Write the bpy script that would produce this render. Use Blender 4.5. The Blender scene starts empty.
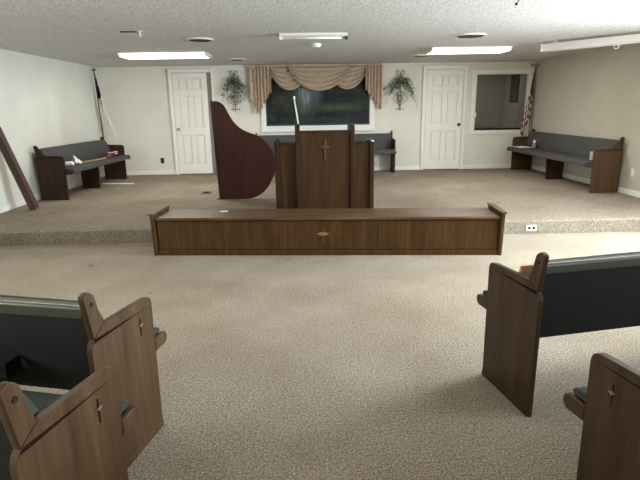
import bpy, bmesh, math, random
from mathutils import Vector, Matrix
random.seed(7)
PI = math.pi
S = bpy.context.scene
COL = S.collection

# ------------------------------------------------------------------ materials
def lin(c):
    return tuple(((v/255)/12.92 if v/255 <= .04045 else ((v/255+.055)/1.055)**2.4) for v in c) + (1,)

def mat(name, rgb, rough=.6, metal=0, spec=.4, emit=None, estr=0):
    m = bpy.data.materials.new(name); m.use_nodes = True
    b = m.node_tree.nodes['Principled BSDF']
    b.inputs['Base Color'].default_value = lin(rgb)
    b.inputs['Roughness'].default_value = rough
    b.inputs['Metallic'].default_value = metal
    b.inputs['Specular IOR Level'].default_value = spec
    if emit:
        b.inputs['Emission Color'].default_value = lin(emit)
        b.inputs['Emission Strength'].default_value = estr
    return m

def nodes(m):
    nt = m.node_tree
    return nt, nt.nodes, nt.links, nt.nodes['Principled BSDF']

def ramp(ns, stops):
    r = ns.new('ShaderNodeValToRGB')
    e = r.color_ramp.elements
    while len(e) < len(stops): e.new(.5)
    for k, (p, c) in enumerate(stops):
        e[k].position = p; e[k].color = lin(c)
    return r

def noise(ns, ls, vec, scale, detail=2, rough=.5):
    n = ns.new('ShaderNodeTexNoise'); n.inputs['Scale'].default_value = scale
    n.inputs['Detail'].default_value = detail; n.inputs['Roughness'].default_value = rough
    ls.new(vec, n.inputs['Vector']); return n

def mapping(ns, ls, sc=(1,1,1), src='Object'):
    t = ns.new('ShaderNodeTexCoord'); mp = ns.new('ShaderNodeMapping')
    mp.inputs['Scale'].default_value = sc
    ls.new(t.outputs[src], mp.inputs['Vector']); return mp.outputs['Vector']

def add_bump(ns, ls, b, h, strength, dist):
    bp = ns.new('ShaderNodeBump'); bp.inputs['Strength'].default_value = strength
    bp.inputs['Distance'].default_value = dist
    ls.new(h, bp.inputs['Height']); ls.new(bp.outputs['Normal'], b.inputs['Normal'])

def mixrgb(ns, ls, a, b, fac, mode='MULTIPLY'):
    m = ns.new('ShaderNodeMix'); m.data_type = 'RGBA'; m.blend_type = mode
    if isinstance(fac, (int, float)): m.inputs[0].default_value = fac
    else: ls.new(fac, m.inputs[0])
    ls.new(a, m.inputs[6]); ls.new(b, m.inputs[7])
    return m.outputs[2]

def wood(name, dark, mid, light, grain='z', rough=.42, sc=1.0, spec=.4):
    m = mat(name, mid, rough, spec=spec); nt, ns, ls, b = nodes(m)
    s = [22*sc, 22*sc, 22*sc]; s['xyz'.index(grain)] = 1.6*sc
    v = mapping(ns, ls, s)
    n1 = noise(ns, ls, v, 1.0, 6, .6)
    r = ramp(ns, [(.25, dark), (.5, mid), (.78, light)]); ls.new(n1.outputs['Fac'], r.inputs['Fac'])
    s2 = [120, 120, 120]; s2['xyz'.index(grain)] = 4
    n2 = noise(ns, ls, mapping(ns, ls, s2), 1.0, 2)
    r2 = ramp(ns, [(.3, (212,212,212)), (.6, (255,255,255))]); ls.new(n2.outputs['Fac'], r2.inputs['Fac'])
    ls.new(mixrgb(ns, ls, r.outputs['Color'], r2.outputs['Color'], .6), b.inputs['Base Color'])
    return m

def fabric(name, rgb, rough=.9, sc=500):
    m = mat(name, rgb, rough, spec=.15); nt, ns, ls, b = nodes(m)
    n = noise(ns, ls, mapping(ns, ls), sc, 2)
    lo = tuple(int(c*.72) for c in rgb); hi = tuple(min(255, int(c*1.22)) for c in rgb)
    r = ramp(ns, [(.3, lo), (.7, hi)]); ls.new(n.outputs['Fac'], r.inputs['Fac'])
    ls.new(r.outputs['Color'], b.inputs['Base Color'])
    add_bump(ns, ls, b, n.outputs['Fac'], .25, .002)
    return m

M = {}
# carpet: speckled beige loop pile with faint stains
def carpet(name, tint):
    m = mat(name, (170,150,125), .98, spec=.05); nt, ns, ls, b = nodes(m)
    v = mapping(ns, ls)
    q = lambda c_: tuple(min(255, int(a_*t_)) for a_, t_ in zip(c_, tint))
    n1 = noise(ns, ls, v, 150, 3, .8)
    r1 = ramp(ns, [(.34, q((84,75,66))), (.5, q((168,155,137))), (.66, q((230,217,199)))]); ls.new(n1.outputs['Fac'], r1.inputs['Fac'])
    n2 = noise(ns, ls, v, 1.1, 4, .6)
    r2 = ramp(ns, [(.35, (226,222,218)), (.6, (255,255,255))]); ls.new(n2.outputs['Fac'], r2.inputs['Fac'])
    n3 = noise(ns, ls, v, 3.6, 2, .5)
    r3 = ramp(ns, [(.20, (170,160,150)), (.27, (255,255,255))]); ls.new(n3.outputs['Fac'], r3.inputs['Fac'])
    n4 = noise(ns, ls, v, 70, 2, .6)
    r4 = ramp(ns, [(.34, (204,199,194)), (.60, (255,255,255))]); ls.new(n4.outputs['Fac'], r4.inputs['Fac'])
    c = mixrgb(ns, ls, r1.outputs['Color'], r2.outputs['Color'], .8)
    c = mixrgb(ns, ls, c, r3.outputs['Color'], .7)
    c = mixrgb(ns, ls, c, r4.outputs['Color'], .9)
    ls.new(c, b.inputs['Base Color'])
    add_bump(ns, ls, b, n1.outputs['Fac'], .35, .004)
    return m
M['carpet'] = carpet('carpet', (1,1,1))
M['carpet_stage_shaded'] = carpet('shaded_stage_carpet', (.92,.91,.91))  # same carpet, tinted darker for the dimmer light on the stage
M['carpet_riser_shaded'] = carpet('shaded_riser_carpet', (.84,.84,.84))  # same carpet again, the riser's shade put into its colour
# popcorn ceiling
m = mat('popcorn_ceiling', (225,222,215), .95, spec=.05); nt, ns, ls, b = nodes(m)
v = mapping(ns, ls)
n1 = noise(ns, ls, v, 62, 3, .7)
r1 = ramp(ns, [(.36, (168,167,164)), (.52, (226,225,222)), (.68, (248,247,245))]); ls.new(n1.outputs['Fac'], r1.inputs['Fac'])
ls.new(r1.outputs['Color'], b.inputs['Base Color'])
add_bump(ns, ls, b, n1.outputs['Fac'], .6, .012)
M['ceiling'] = m
def painted(name, rgb, stain=.12):
    m = mat(name, rgb, .75, spec=.25); nt, ns, ls, b = nodes(m)
    v = mapping(ns, ls)
    n = noise(ns, ls, v, .9, 4, .6)
    d = tuple(int(c*(1-stain)) for c in rgb)
    r = ramp(ns, [(.3, d), (.62, rgb)]); ls.new(n.outputs['Fac'], r.inputs['Fac'])
    ls.new(r.outputs['Color'], b.inputs['Base Color'])
    n2 = noise(ns, ls, v, 130, 2); add_bump(ns, ls, b, n2.outputs['Fac'], .12, .002)
    return m
M['wall_back'] = painted('cream_wall_paint', (231,227,214), .05)
M['wall_left'] = painted('pale_grey_wall_paint', (227,226,214), .05)
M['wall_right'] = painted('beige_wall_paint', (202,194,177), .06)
M['wall_hall'] = painted('hall_wall_paint', (215,208,194), .08)
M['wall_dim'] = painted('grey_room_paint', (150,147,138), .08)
M['trim'] = mat('white_trim_paint', (240,238,231), .45)
M['door'] = mat('white_door_paint', (236,232,222), .42)
M['pew_wood'] = wood('walnut_pew_wood', (64,44,28), (82,60,40), (101,76,52), spec=.2)
M['pew_wood_dark'] = wood('dark_pew_wood', (50,35,24), (62,45,32), (76,57,41), spec=.2)
M['pew_wood_x'] = wood('walnut_rail_wood', (58,39,26), (88,61,41), (116,84,58), 'x')
M['lectern_wood'] = wood('dark_lectern_wood', (48,30,15), (62,41,22), (78,54,32), rough=.5, spec=.15)
M['lectern_trim'] = wood('lectern_trim_wood', (38,24,13), (52,34,19), (68,47,29), rough=.5, spec=.15)
M['rail_wood'] = wood('oak_stained_rail_wood', (60,40,20), (76,53,28), (94,68,39), 'z', .45, spec=.15)
M['rail_top'] = wood('worn_rail_top_wood', (62,42,24), (88,64,40), (124,96,68), 'x', .4, spec=.3)
M['lid'] = wood('mahogany_lid_wood', (52,25,19), (64,33,26), (77,42,34), 'z', .4, .7, spec=.2)
M['beam'] = wood('dark_beam_wood', (48,32,27), (72,48,40), (98,68,58), 'z', .5)
M['slate'] = fabric('slate_grey_upholstery', (82,81,81))
M['charcoal'] = fabric('charcoal_back_cloth', (40,41,39), .85)
M['seat_dark'] = fabric('dark_green_grey_upholstery', (62,66,62))
M['rail_vinyl'] = mat('dark_vinyl_edge', (66,64,52), .25, spec=.8)
M['black'] = mat('black_plastic', (14,14,14), .6, spec=.25)
M['hole'] = mat('dark_engraving', (22,14,9), .8)
M['brass'] = mat('aged_brass', (164,142,112), .4, .7)
M['gold_wood'] = mat('gilded_wood', (88,60,34), .4, .2)
M['iron'] = mat('weathered_iron', (118,114,102), .6, .3)
M['silver'] = mat('brushed_steel', (170,170,168), .3, 1)
M['knob'] = mat('bronze_knob', (54,42,32), .35, .8)
M['white_plastic'] = mat('white_plastic', (232,230,222), .4)
M['brown_plastic'] = mat('brown_plastic', (66,54,42), .4)
M['white_metal'] = mat('white_enamel', (226,224,218), .35)
M['lens'] = mat('lit_lens', (255,255,250), .4, emit=(255,252,240), estr=3.2)
M['dark_grille'] = mat('dusty_grille_and_shadow', (74,68,58), .7)
M['paper'] = mat('white_paper', (238,238,236), .8)
M['tan'] = mat('tan_card', (196,150,104), .7)
M['blue_cloth'] = mat('blue_grey_cloth', (74,88,100), .9)
M['stick'] = wood('pale_stick_wood', (150,118,82), (184,150,110), (206,176,138), 'x')
M['pole'] = mat('varnished_pole', (120,94,62), .4)
M['pole_dark'] = mat('dark_varnished_pole', (84,62,42), .4)
M['gilt'] = mat('gilt_finial', (158,140,104), .4, .6)
M['petal_red'] = mat('red_petals', (150,40,46), .7)
M['petal_white'] = mat('white_petals', (236,226,222), .7)
m = mat('candle_glass', (235,235,230), .08); m.node_tree.nodes['Principled BSDF'].inputs['Transmission Weight'].default_value = .8
M['candle_glass'] = m
# leaves
m = mat('ivy_leaves', (70,88,60), .6); nt, ns, ls, b = nodes(m)
n = noise(ns, ls, mapping(ns, ls), 28, 2)
r = ramp(ns, [(.32, (52,62,48)), (.5, (104,116,94)), (.66, (196,200,182))]); ls.new(n.outputs['Fac'], r.inputs['Fac'])
ls.new(r.outputs['Color'], b.inputs['Base Color']); M['leaf'] = m
# drape satin
m = mat('tan_satin', (184,158,128), .45, spec=.4); nt, ns, ls, b = nodes(m)
n = noise(ns, ls, mapping(ns, ls, (3,3,3)), 6, 3)
r = ramp(ns, [(.3, (178,156,134)), (.7, (200,178,154))]); ls.new(n.outputs['Fac'], r.inputs['Fac'])
ls.new(r.outputs['Color'], b.inputs['Base Color']); M['satin'] = m
# glass pane
m = bpy.data.materials.new('window_glass'); m.use_nodes = True; nt = m.node_tree; ns = nt.nodes; ls = nt.links
ns.remove(ns['Principled BSDF']); out = ns['Material Output']
tr = ns.new('ShaderNodeBsdfTransparent'); gl = ns.new('ShaderNodeBsdfGlossy'); gl.inputs['Roughness'].default_value = .03
mx = ns.new('ShaderNodeMixShader'); mx.inputs[0].default_value = .06
tr.inputs['Color'].default_value = (.93,.95,.94,1)
ls.new(tr.outputs[0], mx.inputs[1]); ls.new(gl.outputs[0], mx.inputs[2]); ls.new(mx.outputs[0], out.inputs['Surface'])
M['glass'] = m
# mural: dark woodland pool with a waterfall (object coords: x -1..1, z 0..1)
m = mat('mural_paint', (30,40,38), .55, spec=.3); nt, ns, ls, b = nodes(m)
v = mapping(ns, ls)
n1 = noise(ns, ls, mapping(ns, ls, (3.5,1,5)), 1.6, 6, .65)
r1 = ramp(ns, [(.38, (8,12,12)), (.55, (22,30,28)), (.75, (58,66,56))]); ls.new(n1.outputs['Fac'], r1.inputs['Fac'])
sep = ns.new('ShaderNodeSeparateXYZ'); ls.new(v, sep.inputs[0])
def blob(cx, cz, sx, sz):
    a = ns.new('ShaderNodeMath'); a.operation = 'MULTIPLY_ADD'; a.inputs[1].default_value = 1/sx; a.inputs[2].default_value = -cx/sx; ls.new(sep.outputs[0], a.inputs[0])
    c_ = ns.new('ShaderNodeMath'); c_.operation = 'MULTIPLY_ADD'; c_.inputs[1].default_value = 1/sz; c_.inputs[2].default_value = -cz/sz; ls.new(sep.outputs[2], c_.inputs[0])
    p1 = ns.new('ShaderNodeMath'); p1.operation = 'MULTIPLY'; ls.new(a.outputs[0], p1.inputs[0]); ls.new(a.outputs[0], p1.inputs[1])
    p2 = ns.new('ShaderNodeMath'); p2.operation = 'MULTIPLY_ADD'; ls.new(c_.outputs[0], p2.inputs[0]); ls.new(c_.outputs[0], p2.inputs[1]); ls.new(p1.outputs[0], p2.inputs[2])
    e = ns.new('ShaderNodeMath'); e.operation = 'MULTIPLY'; e.inputs[1].default_value = -1; ls.new(p2.outputs[0], e.inputs[0])
    x = ns.new('ShaderNodeMath'); x.operation = 'EXPONENT'; ls.new(e.outputs[0], x.inputs[0])
    return x.outputs[0]
def layer(base, fac, rgb, amt, tex):
    k = ns.new('ShaderNodeMath'); k.operation = 'MULTIPLY'; ls.new(fac, k.inputs[0]); ls.new(tex, k.inputs[1])
    k2 = ns.new('ShaderNodeMath'); k2.operation = 'MULTIPLY'; ls.new(k.outputs[0], k2.inputs[0]); k2.inputs[1].default_value = amt; k2.use_clamp = True
    q = ns.new('ShaderNodeRGB'); q.outputs[0].default_value = lin(rgb)
    return mixrgb(ns, ls, base, q.outputs[0], k2.outputs[0], 'MIX')
streak = noise(ns, ls, mapping(ns, ls, (26,1,3)), 1.0, 4).outputs['Fac']
c = r1.outputs['Color']
c = layer(c, blob(-.28,.62,.16,.30), (140,150,150), 1.5, streak)
c = layer(c, blob(-.05,.68,.10,.22), (84,98,112), 1.6, streak)
c = layer(c, blob(.35,.36,.55,.07), (74,86,50), 1.4, n1.outputs['Fac'])
c = layer(c, blob(-.70,.50,.25,.16), (60,66,40), 1.3, n1.outputs['Fac'])
c = layer(c, blob(-.1,.12,.9,.07), (44,62,62), 1.1, n1.outputs['Fac'])
ls.new(c, b.inputs['Base Color']); M['mural'] = m
# flags (uv: x along the fly, y from 0 at the bottom to 1 at the top of the hoist)
def flag_mat(name, kind):
    m = mat(name, (235,232,225), .8, spec=.1); nt, ns, ls, b = nodes(m)
    uv = ns.new('ShaderNodeUVMap'); sp = ns.new('ShaderNodeSeparateXYZ'); ls.new(uv.outputs[0], sp.inputs[0])
    def math_(op, a, bb=None):
        k = ns.new('ShaderNodeMath'); k.operation = op
        for i, q in enumerate((a, bb)):
            if q is None: continue
            if isinstance(q, (int, float)): k.inputs[i].default_value = q
            else: ls.new(q, k.inputs[i])
        return k.outputs[0]
    u, w = sp.outputs[0], sp.outputs[1]
    def rgb(c_): q = ns.new('ShaderNodeRGB'); q.outputs[0].default_value = lin(c_); return q.outputs[0]
    navy = rgb((18,20,44)); white = rgb((228,224,216)); red = rgb((124,24,34))
    canton = math_('MULTIPLY', math_('LESS_THAN', u, .42), math_('GREATER_THAN', w, .46))
    if kind == 'stripes':
        st = math_('MODULO', math_('FLOOR', math_('MULTIPLY', w, 13)), 2)
        base = mixrgb(ns, ls, red, white, st, 'MIX')
        fu = math_('SUBTRACT', math_('FRACT', math_('MULTIPLY', u, 8/.42)), .5)
        fw = math_('SUBTRACT', math_('FRACT', math_('MULTIPLY', w, 7/.54)), .5)
        d = math_('ADD', math_('MULTIPLY', fu, fu), math_('MULTIPLY', fw, fw))
        cc = mixrgb(ns, ls, navy, white, math_('LESS_THAN', d, .018), 'MIX')
    else:
        base = white
        au = math_('ABSOLUTE', math_('SUBTRACT', u, .21)); aw = math_('ABSOLUTE', math_('SUBTRACT', w, .74))
        ah = math_('ABSOLUTE', math_('SUBTRACT', w, .79))
        v1 = math_('MULTIPLY', math_('LESS_THAN', au, .025), math_('LESS_THAN', aw, .18))
        v2 = math_('MULTIPLY', math_('LESS_THAN', au, .09), math_('LESS_THAN', ah, .035))
        cc = mixrgb(ns, ls, navy, red, math_('MAXIMUM', v1, v2), 'MIX')
    ls.new(mixrgb(ns, ls, base, cc, canton, 'MIX'), b.inputs['Base Color'])
    return m
M['flag_us'] = flag_mat('striped_flag_cloth', 'stripes')
M['flag_church'] = flag_mat('white_flag_cloth', 'church')

# ------------------------------------------------------------------ mesh helpers
def NB(): return bmesh.new()
def box(bm, x0, x1, y0, y1, z0, z1):
    vs = [bm.verts.new(p) for p in ((x0,y0,z0),(x1,y0,z0),(x1,y1,z0),(x0,y1,z0),(x0,y0,z1),(x1,y0,z1),(x1,y1,z1),(x0,y1,z1))]
    for f in ((3,2,1,0),(4,5,6,7),(0,1,5,4),(1,2,6,5),(2,3,7,6),(3,0,4,7)): bm.faces.new([vs[i] for i in f])
    return vs
def prism(bm, pts, plane, d0, d1):
    def P(a, c, d): return {'yz': (d,a,c), 'xz': (a,d,c), 'xy': (a,c,d)}[plane]
    A = [bm.verts.new(P(a,c,d0)) for a, c in pts]; B = [bm.verts.new(P(a,c,d1)) for a, c in pts]
    bm.faces.new(A); bm.faces.new(B[::-1]); n = len(pts)
    for i in range(n): bm.faces.new((A[i], B[i], B[(i+1)%n], A[(i+1)%n]))
    return A + B
def frame_of(d):
    d = d.normalized(); a = Vector((0,0,1)) if abs(d.z) < .9 else Vector((1,0,0))
    x = d.cross(a).normalized(); return x, d.cross(x).normalized()
def tube(bm, pts, r, n=8, cap=True):
    pts = [Vector(p) for p in pts]; rs = r if isinstance(r, (list, tuple)) else [r]*len(pts)
    rings = []
    for i, p in enumerate(pts):
        d = (pts[min(i+1, len(pts)-1)] - pts[max(i-1, 0)])
        x, y = frame_of(d)
        rings.append([bm.verts.new(p + (x*math.cos(2*PI*k/n) + y*math.sin(2*PI*k/n))*rs[i]) for k in range(n)])
    for a, b_ in zip(rings, rings[1:]):
        for k in range(n): bm.faces.new((a[k], a[(k+1)%n], b_[(k+1)%n], b_[k]))
    if cap: bm.faces.new(rings[0][::-1]); bm.faces.new(rings[-1])
def lathe(bm, prof, c=(0,0,0), n=24, axis='z', cap=True):
    c = Vector(c); rings = []
    for r, h in prof:
        ring = []
        for k in range(n):
            a = 2*PI*k/n; p = (r*math.cos(a), r*math.sin(a), h)
            if axis == 'y': p = (p[0], p[2], p[1])
            if axis == 'x': p = (p[2], p[0], p[1])
            ring.append(bm.verts.new(c + Vector(p)))
        rings.append(ring)
    for a, b_ in zip(rings, rings[1:]):
        for k in range(n): bm.faces.new((a[k], a[(k+1)%n], b_[(k+1)%n], b_[k]))
    if cap:
        bm.faces.new(rings[0]); bm.faces.new(rings[-1])
def ball(bm, c, r, sc=(1,1,1), sub=2):
    bmesh.ops.create_icosphere(bm, subdivisions=sub, radius=r, matrix=Matrix.Translation(c) @ Matrix.Diagonal((*sc,1)))
def rounded(pts, rad, k=5):
    """round the polygon corners; rad is one radius per corner"""
    out = []; n = len(pts)
    for i, p in enumerate(pts):
        r = rad[i]
        if r <= 0: out.append(p); continue
        P = Vector(p); a = Vector(pts[i-1])-P; c_ = Vector(pts[(i+1)%n])-P
        a.normalize(); c_.normalize(); A = P + a*r; C_ = P + c_*r
        for j in range(k+1):
            t = j/k; q = A*(1-t)**2 + P*2*t*(1-t) + C_*t*t; out.append((q.x, q.y))
    return out
def obj(name, bm, m, parent=None, bevel=0, smooth=False, loc=None, rotz=0, seg=2):
    bmesh.ops.recalc_face_normals(bm, faces=bm.faces[:])
    me = bpy.data.meshes.new(name); bm.to_mesh(me); bm.free()
    o = bpy.data.objects.new(name, me); COL.objects.link(o)
    for mm in (m if isinstance(m, (list, tuple)) else [m]): me.materials.append(M[mm] if isinstance(mm, str) else mm)
    if parent: o.parent = parent
    if loc is not None: o.location = loc
    if rotz: o.rotation_euler.z = rotz
    if smooth:
        for p in me.polygons: p.use_smooth = True
    if bevel:
        bv = o.modifiers.new('bevel', 'BEVEL'); bv.width = bevel; bv.segments = seg; bv.limit_method = 'ANGLE'; bv.angle_limit = math.radians(35)
        for p in me.polygons: p.use_smooth = True
        wn = o.modifiers.new('wn', 'WEIGHTED_NORMAL'); wn.keep_sharp = True
    return o
def tag(o, label, cat, group=None):
    o['label'] = label; o['category'] = cat
    if group: o['group'] = group
    return o
def thing(name, label, cat, loc=(0,0,0), rotz=0, group=None):
    o = bpy.data.objects.new(name, None); o.empty_display_size = .1; COL.objects.link(o)
    o.location = loc; o.rotation_euler = (0,0,rotz); return tag(o, label, cat, group)
def struct(name, bm, m, parent=None, **k):
    o = obj(name, bm, m, parent, **k)
    if parent is None: o['kind'] = 'structure'
    return o

# ------------------------------------------------------------------ dimensions (metres; x right, y towards the back wall)
XL, XR, YB, YF, ZC, H, YS = -4.150, 4.775, 10.760, -4.0, 2.326, .157, 5.703
T = .12

# ------------------------------------------------------------------ the room
b = NB(); box(b, XL-T, XR+T, YF-T, YS, -.12, 0); struct('floor', b, 'carpet')
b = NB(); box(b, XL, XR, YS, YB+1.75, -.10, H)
struct('floor_stage', b, 'carpet_stage_shaded', bevel=.01)
b = NB(); box(b, XL, XR, YS-.006, YS, .0, H-.012); struct('shaded_riser', b, 'carpet_riser_shaded', bevel=.003)  # thin sheet over the riser that carries its painted shade
b = NB(); box(b, XL-T, XR+T, YF-T, YB+1.9, ZC, ZC+.1); struct('ceiling', b, 'ceiling')
# back wall with the pass window opening
wx0, wx1, wz0, wz1 = 3.545, 4.665, .962, 2.10
b = NB()
box(b, XL-T, wx0, YB, YB+T, -.1, ZC); box(b, wx1, XR+T, YB, YB+T, -.1, ZC)
box(b, wx0, wx1, YB, YB+T, -.1, wz0); box(b, wx0, wx1, YB, YB+T, wz1, ZC)
struct('wall_back', b, 'wall_back')
# side walls with hall windows (nearer than the picture edge)
def side_wall(name, x0, x1, m, wins, y_end):
    b = NB(); y = YF - T
    for (a, c_, z0, z1) in wins:
        box(b, x0, x1, y, a, -.1, ZC); box(b, x0, x1, a, c_, -.1, z0); box(b, x0, x1, a, c_, z1, ZC); y = c_
    box(b, x0, x1, y, y_end, -.1, ZC)
    return struct(name, b, m)
RW = [(-2.6,-1.0,.8,2.05), (.6,2.2,.8,2.05), (3.3,5.0,.8,2.05)]
LW = [(-2.6,-1.0,.8,2.05), (.3,1.9,.8,2.05)]
side_wall('wall_left', XL-T, XL, 'wall_left', LW, YB)
side_wall('wall_right', XR, XR+T, 'wall_right', RW, YB)
b = NB(); box(b, XL-T, XR+T, YF-T, YF, -.1, ZC); struct('wall_front', b, 'wall_hall')
# small dim room behind the pass window
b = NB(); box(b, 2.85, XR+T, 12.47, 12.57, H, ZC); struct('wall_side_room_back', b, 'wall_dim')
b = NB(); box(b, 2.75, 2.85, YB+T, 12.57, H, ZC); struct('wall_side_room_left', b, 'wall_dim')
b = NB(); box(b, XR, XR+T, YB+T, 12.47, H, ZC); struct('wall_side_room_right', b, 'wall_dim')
# baseboards
def baseboard(name, segs):
    b = NB()
    for (x0,x1,y0,y1) in segs: box(b, x0, x1, y0, y1, H, H+.085)
    struct(name, b, 'trim', bevel=.006)
DL0, DL1, DR0, DR1 = -2.644, -1.955, 2.512, 3.272
CAS = .075
baseboard('baseboard_back', [(XL+.016, DL0-CAS, YB-.016, YB), (DL1+.13, DR0-CAS, YB-.016, YB), (DR1+CAS, XR-.016, YB-.016, YB)])
baseboard('baseboard_left', [(XL, XL+.016, YS+.02, YB)])
baseboard('baseboard_right', [(XR-.016, XR, YS+.02, YB)])
b = NB(); box(b, XL, XR, YB-.02, YB, ZC-.05, ZC-.001); struct('trim_1', b, 'wall_back', bevel=.006)

# six-panel doors
def door(name, x0, x1, knob_x, dark, gap=0):
    r = bpy.data.objects.new(name, None); COL.objects.link(r); r.location = ((x0+x1)/2, YB, H); r['kind'] = 'structure'
    w = (x1-x0)/2; hgt = 2.03
    b = NB(); y1 = -.004
    # leaf: stiles, rails and recessed panels with raised fields
    cols = [(-w+.11, -.045), (.045, w-.11)]; rows = [(.20,.80), (.96,1.58), (1.70,1.92)]
    box(b, -w, w, -.012, y1, .012, hgt)
    zs = [.012] + [z for r_ in rows for z in r_] + [hgt]
    for i in range(0, len(zs), 2): box(b, -w, w, -.042, -.012, zs[i], zs[i+1])
    for (z0, z1) in rows:
        for (a, c_) in ((-w, cols[0][0]), (cols[0][1], cols[1][0]), (cols[1][1], w)): box(b, a, c_, -.042, -.012, z0, z1)
        for (a, c_) in cols:
            g = .028
            vs = box(b, a+g, c_-g, -.036, -.012, z0+g, z1-g)
    obj('door_leaf', b, 'door', r, bevel=.005)
    b = NB(); c_ = CAS; q = .006; g_ = gap; cr = c_ if not gap else .045
    box(b, -w-c_, -w-q, -.055, 0, 0, hgt+c_); box(b, w+q+g_, w+cr+g_, -.055, 0, 0, hgt+c_); box(b, -w-q, w+q+g_, -.055, 0, hgt+q, hgt+c_)
    if gap:
        b3 = NB(); box(b3, w+.003, w+q+g_, -.012, 0, 0, hgt+q); obj('door_jamb', b3, mat('shaded_jamb_grey', (128,126,116), .6), r)  # shadowed jamb reveal drawn as a grey strip
    b2 = NB(); box(b2, -w, w, -.008, -.001, 0, .012); obj('door_gap', b2, 'hole', r)
    obj('door_casing', b, 'trim', r, bevel=.006)
    b = NB(); k = knob_x - (x0+x1)/2
    lathe(b, [(.032,-.04),(.032,-.046),(.012,-.042),(.012,-.06),(.026,-.066),(.03,-.08),(.022,-.092),(.004,-.096)], (k,0,.93), 20, 'y')
    kn = obj('door_knob', b, dark, r, smooth=True); 
    return r
d = door('door_1', DL0, DL1, DL0+.055, 'silver', .085)
d = door('door_2', DR0, DR1, DR1-.055, 'knob')

# pass window: casing, sill, glass and sash latch
r = bpy.data.objects.new('window_1', None); COL.objects.link(r); r.location = (wx0, YB, wz0); r['kind'] = 'structure'
W_, H_ = wx1-wx0, wz1-wz0
b = NB(); c_ = .085
box(b, -c_, 0, -.022, .0, -c_, H_+.07); box(b, W_, W_+.09, -.022, .0, -c_, H_+.07)
box(b, 0, W_, -.022, 0, -c_, 0); box(b, 0, W_, -.022, 0, H_, H_+.07)
box(b, 0, .02, 0, T, 0, H_); box(b, W_-.02, W_, 0, T, 0, H_); box(b, .02, W_-.02, 0, T, H_-.02, H_)
obj('window_casing', b, 'trim', r, bevel=.004)
b = NB(); box(b, .02, W_-.02, 0, T, .001, .035); obj('sill_track', b, 'black', r)
b = NB(); box(b, .02, W_-.02, .05, .056, .035, H_-.02); obj('pane', b, 'glass', r)
b = NB(); box(b, -.03, .03, -.04, -.022, .26, .36); box(b, -.012, .012, -.06, -.04, .29, .33); obj('sash_latch', b, 'white_plastic', r, bevel=.004)

# hall windows (outside the picture): frames and glass
k = 2
for side, wins in (('R', RW), ('L', LW)):
    for (a, c_, z0, z1) in wins:
        x = XR if side == 'R' else XL
        sx = 1 if side == 'R' else -1
        r = bpy.data.objects.new('window_%d' % k, None); COL.objects.link(r); r.location = (x, (a+c_)/2, z0); r['kind'] = 'structure'; k += 1
        w = (c_-a)/2; hh = z1-z0; X = sorted((0, sx*T))
        b = NB()
        box(b, X[0], X[1], -w, -w+.05, 0, hh); box(b, X[0], X[1], w-.05, w, 0, hh)
        box(b, X[0], X[1], -w+.05, w-.05, 0, .05); box(b, X[0], X[1], -w+.05, w-.05, hh-.05, hh)
        xm = sx*T/2; box(b, xm-.015, xm+.015, -.02, .02, .05, hh-.05)
        obj('window_frame', b, 'trim', r)
        b = NB(); box(b, xm-.004, xm+.004, -w+.05, -.02, .05, hh-.05); box(b, xm-.004, xm+.004, .02, w-.05, .05, hh-.05)
        obj('pane', b, 'glass', r)

# ------------------------------------------------------------------ pews
def cross_inlay(parent, x, side, y, z, s=1.0):
    b = NB(); x0, x1 = sorted((x, x+side*.0035))
    pts = [(-.0012,-.05),(.0012,-.05),(.0035,.0),(.0015,.034),(-.0015,.034),(-.0035,.0)]
    prism(b, [(y+p*s, z+q*s) for p, q in pts], 'yz', x0, x1)
    o = obj('engraved_cross', b, 'hole', parent)
    b = NB(); x0, x1 = sorted((x, x+side*.006))
    prism(b, [(y+p*s, z+q*s) for p, q in [(-.016,.003),(-.003,.006),(.0,.011),(.003,.006),(.016,.003),(.003,-.002),(0,-.008),(-.003,-.002)]], 'yz', x0, x1)
    obj('brass_cross_bar', b, 'brass', parent)

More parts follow.
